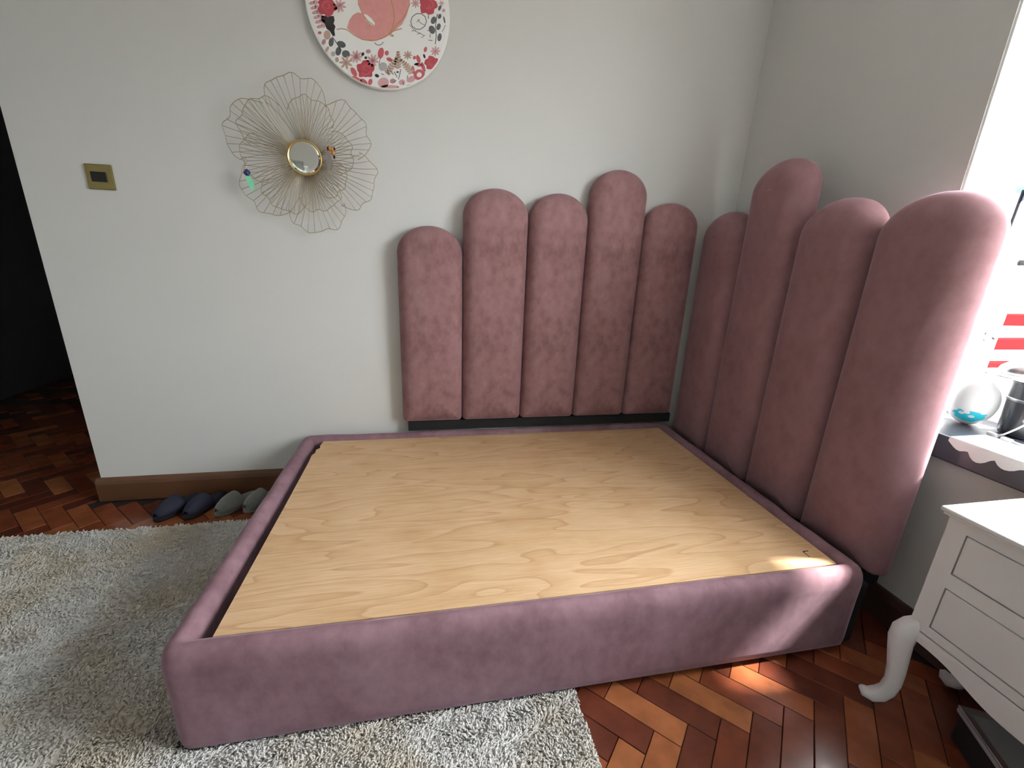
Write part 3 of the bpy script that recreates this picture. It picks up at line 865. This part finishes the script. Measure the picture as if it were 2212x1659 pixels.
# ------------------------------------------------------------------ round floral plaque
PR = 0.275
pq = empty('round_plaque', (-1.747, 0, 2.11))
tag(pq, 'round white wall plaque printed with red flowers and a pink figure', 'plaque')
bm = bmesh.new()
lathe(bm, [(PR - 0.006, 0.0), (PR, 0.004), (PR, 0.022), (PR - 0.003, 0.025), (PR - 0.012, 0.026)], 96)
bmesh.ops.rotate(bm, verts=bm.verts, cent=(0, 0, 0), matrix=Matrix.Rotation(PI / 2, 3, 'X'))
from_bm('panel', bm, 'canvas', pq, False)
def U(a, b):   # sketch units of the print -> metres on the panel
    return (-0.3085 + 0.0002865 * a - 0.0000165 * b, -0.0125 + 0.0000355 * a - 0.000253 * b)
ink = {}
PIECE = ['small_print', 0]
def piece(name):
    PIECE[0] = name; PIECE[1] += 1
def small():
    PIECE[0] = 'small_print'
def put(color, pts, layer=0):
    q = [U(*p) for p in pts]
    q = [(u, v) for u, v in q if True]
    key = ('small_print', 0) if PIECE[0] == 'small_print' else tuple(PIECE)
    bm, mats = ink.setdefault(key, (bmesh.new(), []))
    if color not in mats: mats.append(color)
    y = -0.0262 - 0.00012 * layer
    n0 = len(bm.faces)
    prism(bm, [(u, v) if u * u + v * v < (PR - 0.004) ** 2 else (u * (PR - 0.004) / math.hypot(u, v), v * (PR - 0.004) / math.hypot(u, v)) for u, v in q], -0.0255, y, 'y')
    bm.faces.ensure_lookup_table()
    for f in bm.faces[n0:]: f.material_index = mats.index(color)
def ell(color, cx, cy, rx, ry, rot=0, layer=0, n=14):
    c, s = math.cos(math.radians(rot)), math.sin(math.radians(rot))
    put(color, [(cx + rx * math.cos(2 * PI * i / n) * c - ry * math.sin(2 * PI * i / n) * s, cy + rx * math.cos(2 * PI * i / n) * s + ry * math.sin(2 * PI * i / n) * c) for i in range(n)], layer)
def rose(cx, cy, r, seed):
    piece('printed_rose')
    rnd = random.Random(seed)
    put('red', [(cx + r * (1 + 0.11 * math.sin(5 * t + seed) + 0.06 * math.sin(9 * t)) * math.cos(t), cy + r * (1 + 0.11 * math.sin(5 * t + seed) + 0.06 * math.sin(9 * t)) * math.sin(t)) for t in [2 * PI * i / 40 for i in range(40)]], 1)
    for k in range(7):
        a = rnd.uniform(0, 2 * PI); q = r * (0.15 + 0.6 * k / 7)
        arc('crimson', cx, cy, q, a, a + 2.1, 9, 2)
    small()
def arc(color, cx, cy, r, a0, a1, w, layer=1):
    n = 10
    o_ = [(cx + (r + w / 2) * math.cos(a0 + (a1 - a0) * i / n), cy + (r + w / 2) * math.sin(a0 + (a1 - a0) * i / n)) for i in range(n + 1)]
    i_ = [(cx + (r - w / 2) * math.cos(a0 + (a1 - a0) * i / n), cy + (r - w / 2) * math.sin(a0 + (a1 - a0) * i / n)) for i in range(n + 1)]
    put(color, o_ + i_[::-1], layer)
def stroke(color, pts, w, layer=1):
    for (x0, y0), (x1, y1) in zip(pts[:-1], pts[1:]):
        L = math.hypot(x1 - x0, y1 - y0); nx_, ny_ = -(y1 - y0) / L * w / 2, (x1 - x0) / L * w / 2
        put(color, [(x0 + nx_, y0 + ny_), (x1 + nx_, y1 + ny_), (x1 - nx_, y1 - ny_), (x0 - nx_, y0 - ny_)], layer)
def star(color, cx, cy, r, n, rot=0, layer=1, thin=0.35):
    for k in range(n):
        a = rot + 2 * PI * k / n
        ell(color, cx + 0.55 * r * math.cos(a), cy + 0.55 * r * math.sin(a), 0.5 * r, 0.5 * r * thin, math.degrees(a), layer, 10)
    ell('mauve', cx, cy, r * 0.16, r * 0.16, 0, layer + 1, 8)
# pink figure with gold line
piece('printed_figure')
put('pink', [(760, -120), (800, 30), (830, 110), (870, 190), (840, 165), (790, 160), (730, 195), (685, 260), (655, 360), (700, 410), (800, 480), (900, 525), (1020, 535), (1120, 510), (1210, 465), (1300, 395), (1390, 315), (1450, 200), (1480, 80), (1495, -40), (1480, -160), (1300, -230), (1000, -230)], 0)
put('canvas', [(868, 182), (915, 188), (975, 235), (1025, 300), (1022, 340), (980, 325), (910, 260)], 1)
stroke('gold', [(1240, -100), (1235, 0), (1270, 120), (1285, 230), (1265, 350), (1215, 450)], 13, 1)
stroke('gold', [(1490, 40), (1450, 150), (1400, 240), (1310, 330), (1240, 430), (1170, 480), (1050, 525), (930, 525)], 13, 1)
stroke('gold', [(800, 40), (860, 180), (930, 270), (1020, 335)], 9, 2)
stroke('gold', [(520, 378), (580, 368), (650, 380), (740, 450), (860, 515), (1000, 535)], 10, 2)
stroke('gold', [(1210, 430), (1240, 470), (1280, 475), (1230, 430), (1290, 400), (1390, 372)], 12, 2)
small()
arc('slate', 1080, 530, 62, 0.3, 2.7, 9)
# red roses
rose(400, 90, 118, 1); rose(1740, 70, 118, 2); rose(905, 915, 118, 3); rose(1815, 845, 92, 4)
star('blush', 560, 75, 85, 8, 0.2); star('blush', 1565, 40, 60, 8); star('blush', 775, 745, 85, 9); star('blush', 1000, 800, 85, 9, 0.3); star('blush', 1865, 685, 70, 8)
star('mauve', 1955, 135, 28, 6); star('blush', 1920, 40, 40, 6); star('tan', 1480, 735, 62, 8)
# dark leaf and grey sprigs on the left
piece('printed_leaf')
put('black', [(325, 200), (320, 260), (370, 310), (390, 370), (430, 400), (470, 465), (500, 460), (490, 390), (505, 340), (480, 300), (495, 260), (485, 205)], 0)
small()
stroke('black', [(460, 470), (520, 560), (580, 660)], 9)
for e in ((580, 575, 62, 42, 25), (447, 545, 34, 60, 8), (540, 665, 38, 60, 10), (640, 705, 56, 50, 35)): ell('slate', *e)
ell('tan', 395, 450, 45, 62, 0)
for i in range(7):
    b = -30 + i * 60
    a = 200 + max(0, b) * 0.26 + (b * b) * 0.00012
    ell('blush', a, b + 8, 38, 22, -20); ell('blush', a + 55, b - 4, 38, 22, 15); stroke('mauve', [(a - 20, b + 22), (a + 70, b + 24)], 6)
ell('crimson', 300, 420, 24, 20); ell('mauve', 350, 540, 26, 40, 20); ell('tan', 390, 640, 20, 45, 30); ell('grey', 470, 700, 30, 34); ell('tan', 520, 780, 25, 35)
star('tan', 640, 820, 90, 7, 0.5)
# right hand outline ring and slate leaves
piece('printed_ring')
arc('black', 1615, 280, 108, 0, 2 * PI - 0.02, 9); small(); stroke('slate', [(1600, 250), (1640, 300), (1700, 330)], 7); stroke('slate', [(1590, 290), (1630, 250)], 7)
stroke('slate', [(1490, 320), (1560, 400), (1700, 470)], 7); stroke('slate', [(1520, 405), (1580, 400)], 7); stroke('slate', [(1600, 450), (1650, 435)], 7); stroke('slate', [(1660, 500), (1710, 465)], 7)
for e in ((1820, 265, 36, 52, 15), (1902, 213, 25, 34, 15), (1895, 352, 30, 46, 10), (1805, 392, 42, 60, -25), (1915, 495, 30, 55, 5), (1900, 100, 20, 40, 20), (1970, 260, 12, 50, -15)): ell('slate', *e)
stroke('black', [(1870, 180), (1850, 330), (1868, 480), (1860, 590)], 10); stroke('black', [(1745, 195), (1750, 245)], 9); stroke('slate', [(1760, 530), (1820, 540)], 8); stroke('slate', [(1780, 450), (1785, 500)], 8); stroke('slate', [(1990, 330), (1950, 420)], 8); stroke('slate', [(1740, 405), (1790, 395)], 8)
# lower garland
for e in ((865, 710, 20, 26, 20), (905, 760, 18, 20, 0), (1060, 1010, 32, 22, 30), (1712, 752, 15, 32, -20), (1605, 860, 32, 18, -10), (1345, 965, 18, 12, 0), (1205, 1155, 8, 22, 0), (1350, 1185, 8, 18, 0)): ell('black', *e)
for e in ((1110, 700, 42, 75, 8), (1190, 700, 28, 34, 0), (1230, 790, 45, 26, 25), (745, 950, 34, 70, -30), (880, 1090, 60, 34, 40), (970, 1095, 30, 45, 15), (1630, 790, 28, 60, -20), (1640, 870, 45, 26, 10), (1700, 900, 24, 70, -20), (1560, 940, 22, 60, -10), (1575, 770, 22, 26, 0), (1725, 660, 22, 38, 10)): ell('crimson', *e)
arc('crimson', 1650, 1010, 58, 0, 2 * PI - 0.02, 42); ell('blush', 1150, 1110, 78, 72, 0); ell('grey', 1140, 885, 58, 60, 0); ell('blush', 1540, 1070, 70, 42, -20); ell('blush', 1250, 1170, 130, 26, 4); ell('crimson', 790, 1050, 80, 26, 30); ell('blush', 1410, 1110, 45, 40, 0)
for cx, cy, L, ang in ((1345, 800, 120, 90), (1260, 880, 130, 60), (1470, 890, 130, 130)):
    c, s = math.cos(math.radians(ang)), -math.sin(math.radians(ang))
    stroke('tan', [(cx - c * L, cy - s * L), (cx + c * L, cy + s * L)], 10)
    for k in range(7):
        f = -0.8 + 1.7 * k / 6; w = 48 * (1 - 0.6 * max(0, f))
        for sg in (-1, 1):
            ell('tan', cx + c * L * f - s * sg * w * 0.5, cy + s * L * f + c * sg * w * 0.5, w * 0.6, 15, math.degrees(math.atan2(s * 0.6 + c * sg, c * 0.6 - s * sg)), 1, 8)
for x0, y0, x1, y1 in ((1360, 1070, 1390, 930), (1230, 1010, 1200, 930), (1290, 1000, 1240, 940), (1300, 1110, 1330, 1080), (1440, 1150, 1420, 1100), (1480, 1060, 1490, 1010), (1340, 1040, 1300, 960), (1120, 980, 1160, 1000), (1560, 1150, 1480, 1160), (1720, 1000, 1735, 940)):
    stroke('slate', [(x0, y0), (x1, y1)], 10)
stroke('slate', [(1085, 870), (1095, 800), (1110, 760)], 8); ell('mauve', 1280, 1090, 40, 35); ell('mauve', 940, 675, 34, 28)
for (nm, _), (bm, mats) in ink.items():
    bmesh.ops.recalc_face_normals(bm, faces=bm.faces)
    me = bpy.data.meshes.new(nm); bm.to_mesh(me); bm.free()
    for k in mats: me.materials.append(M['canvas'] if k == 'canvas' else M['ink_' + k])
    o = add_obj(nm, me, None, pq)
    if nm == 'small_print': o['kind'] = 'stuff'

# ------------------------------------------------------------------ white bedside chest on cabriole legs
ch = empty('bedside_chest', (-0.17, -1.69, 0))
tag(ch, 'white painted two drawer chest on curved legs under the window', 'chest of drawers')
CI = Matrix.Translation((0.17, 1.69, 0))
CY0, CY1, CXF, CXB = -1.436, -1.944, -0.33, -0.025
def cp(o, label=None):
    o.matrix_parent_inverse = CI
    if label: o['label'] = label
    return o
cp(one_box('case', (CXF + 0.012, CY1, 0.30), (CXB, CY0, 0.632), 'white_paint', ch))
D1, D2 = (0.492, 0.604), (0.328, 0.452)
DL, DR = CY0 - 0.040, CY1 + 0.040
bm = bmesh.new()
box(bm, (CXF, DL, 0.30), (CXF + 0.012, CY0, 0.632)); box(bm, (CXF, CY1, 0.30), (CXF + 0.012, DR, 0.632))
box(bm, (CXF, DR, D1[1]), (CXF + 0.012, DL, 0.632)); box(bm, (CXF, DR, D2[1]), (CXF + 0.012, DL, D1[0])); box(bm, (CXF, DR, 0.30), (CXF + 0.012, DL, D2[0]))
cp(from_bm('face_frame', bm, 'white_paint', ch))
g_ = 0.0028
for z0, z1 in (D1, D2):
    d = cp(one_box('drawer', (CXF - 0.0005, DR + g_, z0 + g_), (CXF + 0.0118, DL - g_, z1 - g_), 'white_paint', ch, 0.0025, 2))
    bm = bmesh.new()
    lathe(bm, [(0.006, 0.0), (0.006, 0.010), (0.013, 0.016), (0.014, 0.022), (0.008, 0.027)], 18)
    bmesh.ops.rotate(bm, verts=bm.verts, cent=(0, 0, 0), matrix=Matrix.Rotation(-PI / 2, 3, 'Y'))
    k = from_bm('knob', bm, 'white_paint', d, True, (CXF - 0.0003, (CY0 + CY1) / 2, (z0 + z1) / 2))
bm = bmesh.new()
box(bm, (CXF - 0.010, CY1 - 0.010, 0.632), (CXB, CY0 + 0.010, 0.640), 0.002, 2)
box(bm, (CXF - 0.016, CY1 - 0.016, 0.640), (CXB, CY0 + 0.016, 0.652), 0.004, 3)
cp(from_bm('top', bm, 'white_paint', ch))
# serpentine apron
bm = bmesh.new()
poly = [(CY0 - 0.002, 0.302), (CY0 - 0.002, 0.262)]
for i in range(25):
    f = i / 24
    y = CY0 - 0.02 - f * (CY0 - CY1 - 0.04)
    c = math.cos((f - 0.5) * 2 * PI)
    poly.append((y, 0.249 - 0.021 * c + 0.002 * math.cos((f - .5) * 6 * PI)))
poly += [(CY1 + 0.002, 0.262), (CY1 + 0.002, 0.302)]
prism(bm, poly, CXF, CXF + 0.018, 'x')
cp(from_bm('apron', bm, 'white_paint', ch))
cp(one_box('side_apron', (CXF + 0.02, CY0 - 0.018, 0.25), (CXB - 0.02, CY0 - 0.002, 0.302), 'white_paint', ch)); cp(one_box('side_apron', (CXF + 0.02, CY1 + 0.002, 0.25), (CXB - 0.02, CY1 + 0.018, 0.302), 'white_paint', ch))
def cabriole(x, y, dx, dy):
    L = math.hypot(dx, dy); dx, dy = dx / L, dy / L
    keys = [(0.335, -0.014, 0.012), (0.315, -0.002, 0.0185), (0.294, 0.012, 0.0245), (0.270, 0.022, 0.0275), (0.240, 0.024, 0.0268), (0.195, 0.018, 0.0240),
            (0.145, 0.011, 0.0208), (0.100, 0.008, 0.0190), (0.066, 0.013, 0.0188), (0.044, 0.024, 0.0200), (0.030, 0.040, 0.0190), (0.030, 0.055, 0.0150), (0.040, 0.066, 0.0065)]
    bm = bmesh.new()
    rings = []
    for i, (z, u, r) in enumerate(keys):
        z_, u_, _ = keys[min(i + 1, len(keys) - 1)]; zp, up_, _ = keys[max(i - 1, 0)]
        tz, tu = z_ - zp, u_ - up_
        l = math.hypot(tz, tu); tz, tu = tz / l, tu / l
        ring = []
        for k in range(16):
            a = 2 * PI * k / 16
            c, s = math.cos(a), math.sin(a)
            c = math.copysign(abs(c) ** 0.75, c); s = math.copysign(abs(s) ** 0.75, s)
            # c: in the leg's plane, across its run; s: sideways
            ou, oz = -tz * c * r, tu * c * r
            z1 = max(z + oz, 0.0005)
            ring.append((x + dx * (u + ou) - dy * s * r * 0.92, y + dy * (u + ou) + dx * s * r * 0.92, z1))
        rings.append(ring)
    loft(bm, rings)
    return cp(from_bm('leg', bm, 'white_paint', ch, True))
cabriole(CXF + 0.016, CY0 - 0.014, -1, 1); cabriole(CXF + 0.016, CY1 + 0.014, -1, -1)
cabriole(CXB - 0.045, CY0 - 0.028, 0.25, 1); cabriole(CXB - 0.045, CY1 + 0.028, 0.25, -1)

# grey lidded box and a black bag on the floor under the chest
bx = empty('storage_box', (-0.19, -1.675, 0), math.radians(-28))
tag(bx, 'grey lidded storage box on the floor under the white chest', 'box')
one_box('body', (-0.085, -0.11, 0.001), (0.085, 0.11, 0.085), 'box_dark', bx, 0.004, 2)
one_box('lid', (-0.092, -0.117, 0.085), (0.092, 0.117, 0.100), 'box_grey', bx, 0.005, 2)
bm = bmesh.new()
box(bm, (-0.092, 0.098, 0.100), (0.092, 0.117, 0.106), 0.002, 1); box(bm, (-0.092, -0.117, 0.100), (0.092, -0.098, 0.106), 0.002, 1)
box(bm, (-0.092, -0.098, 0.100), (-0.075, 0.098, 0.106), 0.002, 1); box(bm, (0.075, -0.098, 0.100), (0.092, 0.098, 0.106), 0.002, 1)
from_bm('lid_rim', bm, 'steel', bx)

# ------------------------------------------------------------------ things on the window sill
SZ = 0.7245
bm = bmesh.new(); bmesh.ops.create_uvsphere(bm, u_segments=40, v_segments=28, radius=0.061)
ball = from_bm('ball', bm, 'white_plastic', None, True, (0.165, -1.112, SZ + 0.061 * 1.36))
ball.scale = (1, 1, 1.36)
tag(ball, 'white egg shaped ball with a turquoise patch on the dark window sill', 'ball')
# turquoise patch: a raised cap following the sphere, low on the room side
def cap_patch(name, cdir, spread_u, spread_v, m, r, seed):
    rnd = random.Random(seed)
    c = Vector(cdir).normalized(); a = c.cross(Vector((0, 0, 1))).normalized(); b = a.cross(c)
    bm = bmesh.new()
    n = 36
    ph = [rnd.uniform(0, 6) for _ in range(3)]
    rings = []
    for k in range(1, 8):
        f = k / 7
        ring = []
        for i in range(n):
            t = 2 * PI * i / n
            w = 1 + f * (0.10 * math.sin(7 * t + ph[0]) + 0.07 * math.sin(11 * t + ph[1]))
            d = (c + a * spread_u * f * w * math.cos(t) + b * spread_v * f * w * math.sin(t)).normalized()
            ring.append(d * r)
        rings.append(ring)
    loft(bm, rings, True, True, False)
    return from_bm(name, bm, m, ball, True)
cap_patch('printed_patch', (-0.62, -0.42, -0.55), 0.75, 0.30, 'turq', 0.0614, 3)
for i, (dx, dy, dz) in enumerate(((-0.80, -0.20, -0.42), (-0.62, -0.52, -0.52), (-0.72, -0.36, -0.35))):
    cap_patch('white_spot', (dx, dy, dz), 0.12, 0.07, 'white_plastic', 0.0617, i)

pot = empty('black_pot', (0.222, -1.226, SZ))
tag(pot, 'black cooking pot under a white plate and steel lids on the sill', 'pot')
bm = bmesh.new()
lathe(bm, [(0.048, 0.0), (0.055, 0.004), (0.058, 0.02), (0.061, 0.10), (0.064, 0.165), (0.067, 0.168), (0.064, 0.170)], 36)
from_bm('body', bm, 'pot', pot, True)
bm = bmesh.new(); lathe(bm, [(0.0605, 0.108), (0.0640, 0.112), (0.0640, 0.116), (0.0612, 0.12)], 36)
from_bm('band', bm, 'steel', pot, True)
bm = bmesh.new(); tube(bm, [(-0.056, -0.02, 0.06), (-0.075, -0.035, 0.06), (-0.085, -0.06, 0.06)], 0.006, 8); from_bm('handle', bm, 'white_plastic', pot, True)
pl = bmesh.new(); lathe(pl, [(0.040, 0.0), (0.045, 0.002), (0.094, 0.012), (0.106, 0.015), (0.106, 0.018), (0.093, 0.0165), (0.045, 0.007), (0.0, 0.006)], 44)
bmesh.ops.remove_doubles(pl, verts=pl.verts, dist=1e-5)
o = from_bm('plate', pl, 'white_plastic', None, True, (0.200, -1.212, SZ + 0.1705)); tag(o, 'white plate lying on the black pot on the sill', 'plate')
bm = bmesh.new(); lathe(bm, [(0.058, 0.0), (0.060, 0.003), (0.055, 0.020), (0.040, 0.034), (0.018, 0.041), (0.0, 0.042)], 36)
bmesh.ops.remove_doubles(bm, verts=bm.verts, dist=1e-5)
o = from_bm('bowl', bm, 'steel', None, True, (0.195, -1.192, SZ + 0.1885)); tag(o, 'small steel bowl upturned on the white plate', 'bowl')
# charging cable
cb = empty('charging_cable', (0.118, -1.236, SZ))
tag(cb, 'white cable with two small plugs lying on the sill by the pot', 'cable')
bm = bmesh.new()
pts = [(0.004, 0.012, 0.006), (0.004, 0.0, 0.016), (0.004, -0.02, 0.040), (0.002, -0.048, 0.075), (0.0, -0.075, 0.085), (-0.004, -0.095, 0.05), (-0.010, -0.10, 0.010), (-0.012, -0.075, 0.004), (-0.010, -0.050, 0.005), (-0.006, -0.028, 0.006)]
sm = []
for i in range(len(pts) - 1):
    for k in range(5):
        f = k / 5
        p0, p1, p2, p3 = [Vector(pts[max(0, min(len(pts) - 1, i + q))]) for q in (-1, 0, 1, 2)]
        sm.append(0.5 * ((2 * p1) + (p2 - p0) * f + (2 * p0 - 5 * p1 + 4 * p2 - p3) * f * f + (3 * p1 - p0 - 3 * p2 + p3) * f ** 3))
tube(bm, sm + [Vector(pts[-1])], 0.0026, 7)
from_bm('cord', bm, 'white_plastic', cb, True)
for x, y, a in ((0.003, 0.024, 1.4), (-0.006, -0.016, 1.5)):
    bm = bmesh.new(); box(bm, (-0.013, -0.006, 0.0005), (0.013, 0.006, 0.011), 0.002, 2)
    from_bm('plug', bm, 'white_plastic', cb, False, (x, y, 0), (0, 0, a))
# rod with a pale blue paper top leaning in the reveal
rd = empty('decorative_rod', (0.09, -1.09, SZ))
tag(rd, 'thin dark rod with a pale blue paper top by the window', 'decoration')
bm = bmesh.new(); tube(bm, [(0.0, 0.0, 0.001), (0.002, 0.0, 0.35), (0.004, -0.004, 0.71)], 0.0042, 8)
from_bm('stem', bm, 'dark_rod', rd, True)
bm = bmesh.new()
for k in range(5):
    a = 2 * PI * k / 5
    q = [(0.004 + 0.03 * math.cos(a + d) * s * 0.4, -0.014 + 0.035 * math.cos(a + d) * s, 0.712 + 0.035 * math.sin(a + d) * s) for d, s in ((0, 0.1), (0.45, 0.7), (0.2, 1.0), (-0.25, 0.95), (-0.5, 0.6))]
    vs = [bm.verts.new(p) for p in q]; ws = [bm.verts.new((p[0] - 0.003, p[1], p[2])) for p in q]
    bm.faces.new(vs); bm.faces.new(ws[::-1])
    for i in range(5): bm.faces.new((vs[i], vs[(i + 1) % 5], ws[(i + 1) % 5], ws[i]))
from_bm('paper_flower', bm, 'pale_blue', rd)
# lace cloth with a scalloped edge over the front of the sill
bm = bmesh.new()
top_b, top_f, drop = [], [], []
n = 130
for i in range(n + 1):
    y = -1.205 - 1.15 * i / n
    ph = (i / n * 1.15) / 0.062
    sc_ = abs(math.sin(PI * ph + 0.6))
    h = (0.014 + 0.026 * sc_ ** 0.7) * min(1, 0.35 + i / 9) * (1.0 + 0.15 * math.sin(ph * 1.7))
    top_b.append((0.105 + 0.006 * math.sin(ph * 2), y, SZ + 0.0012)); top_f.append((-0.031, y, SZ + 0.0012)); drop.append((-0.0325 - 0.002 * sc_, y, SZ - h))
rows = [top_b, top_f, [(-0.0325, p[1], SZ - 0.004) for p in top_f], drop]
vr = [[bm.verts.new(p) for p in r] for r in rows]
for a, b in zip(vr[:-1], vr[1:]):
    for i in range(n): bm.faces.new((a[i], a[i + 1], b[i + 1], b[i]))
lc = from_bm('lace_runner', bm, 'lace', None)
md = lc.modifiers.new('thickness', 'SOLIDIFY'); md.thickness = 0.001; md.offset = 1
tag(lc, 'white cloth with scalloped edge draped over the dark sill', 'cloth')
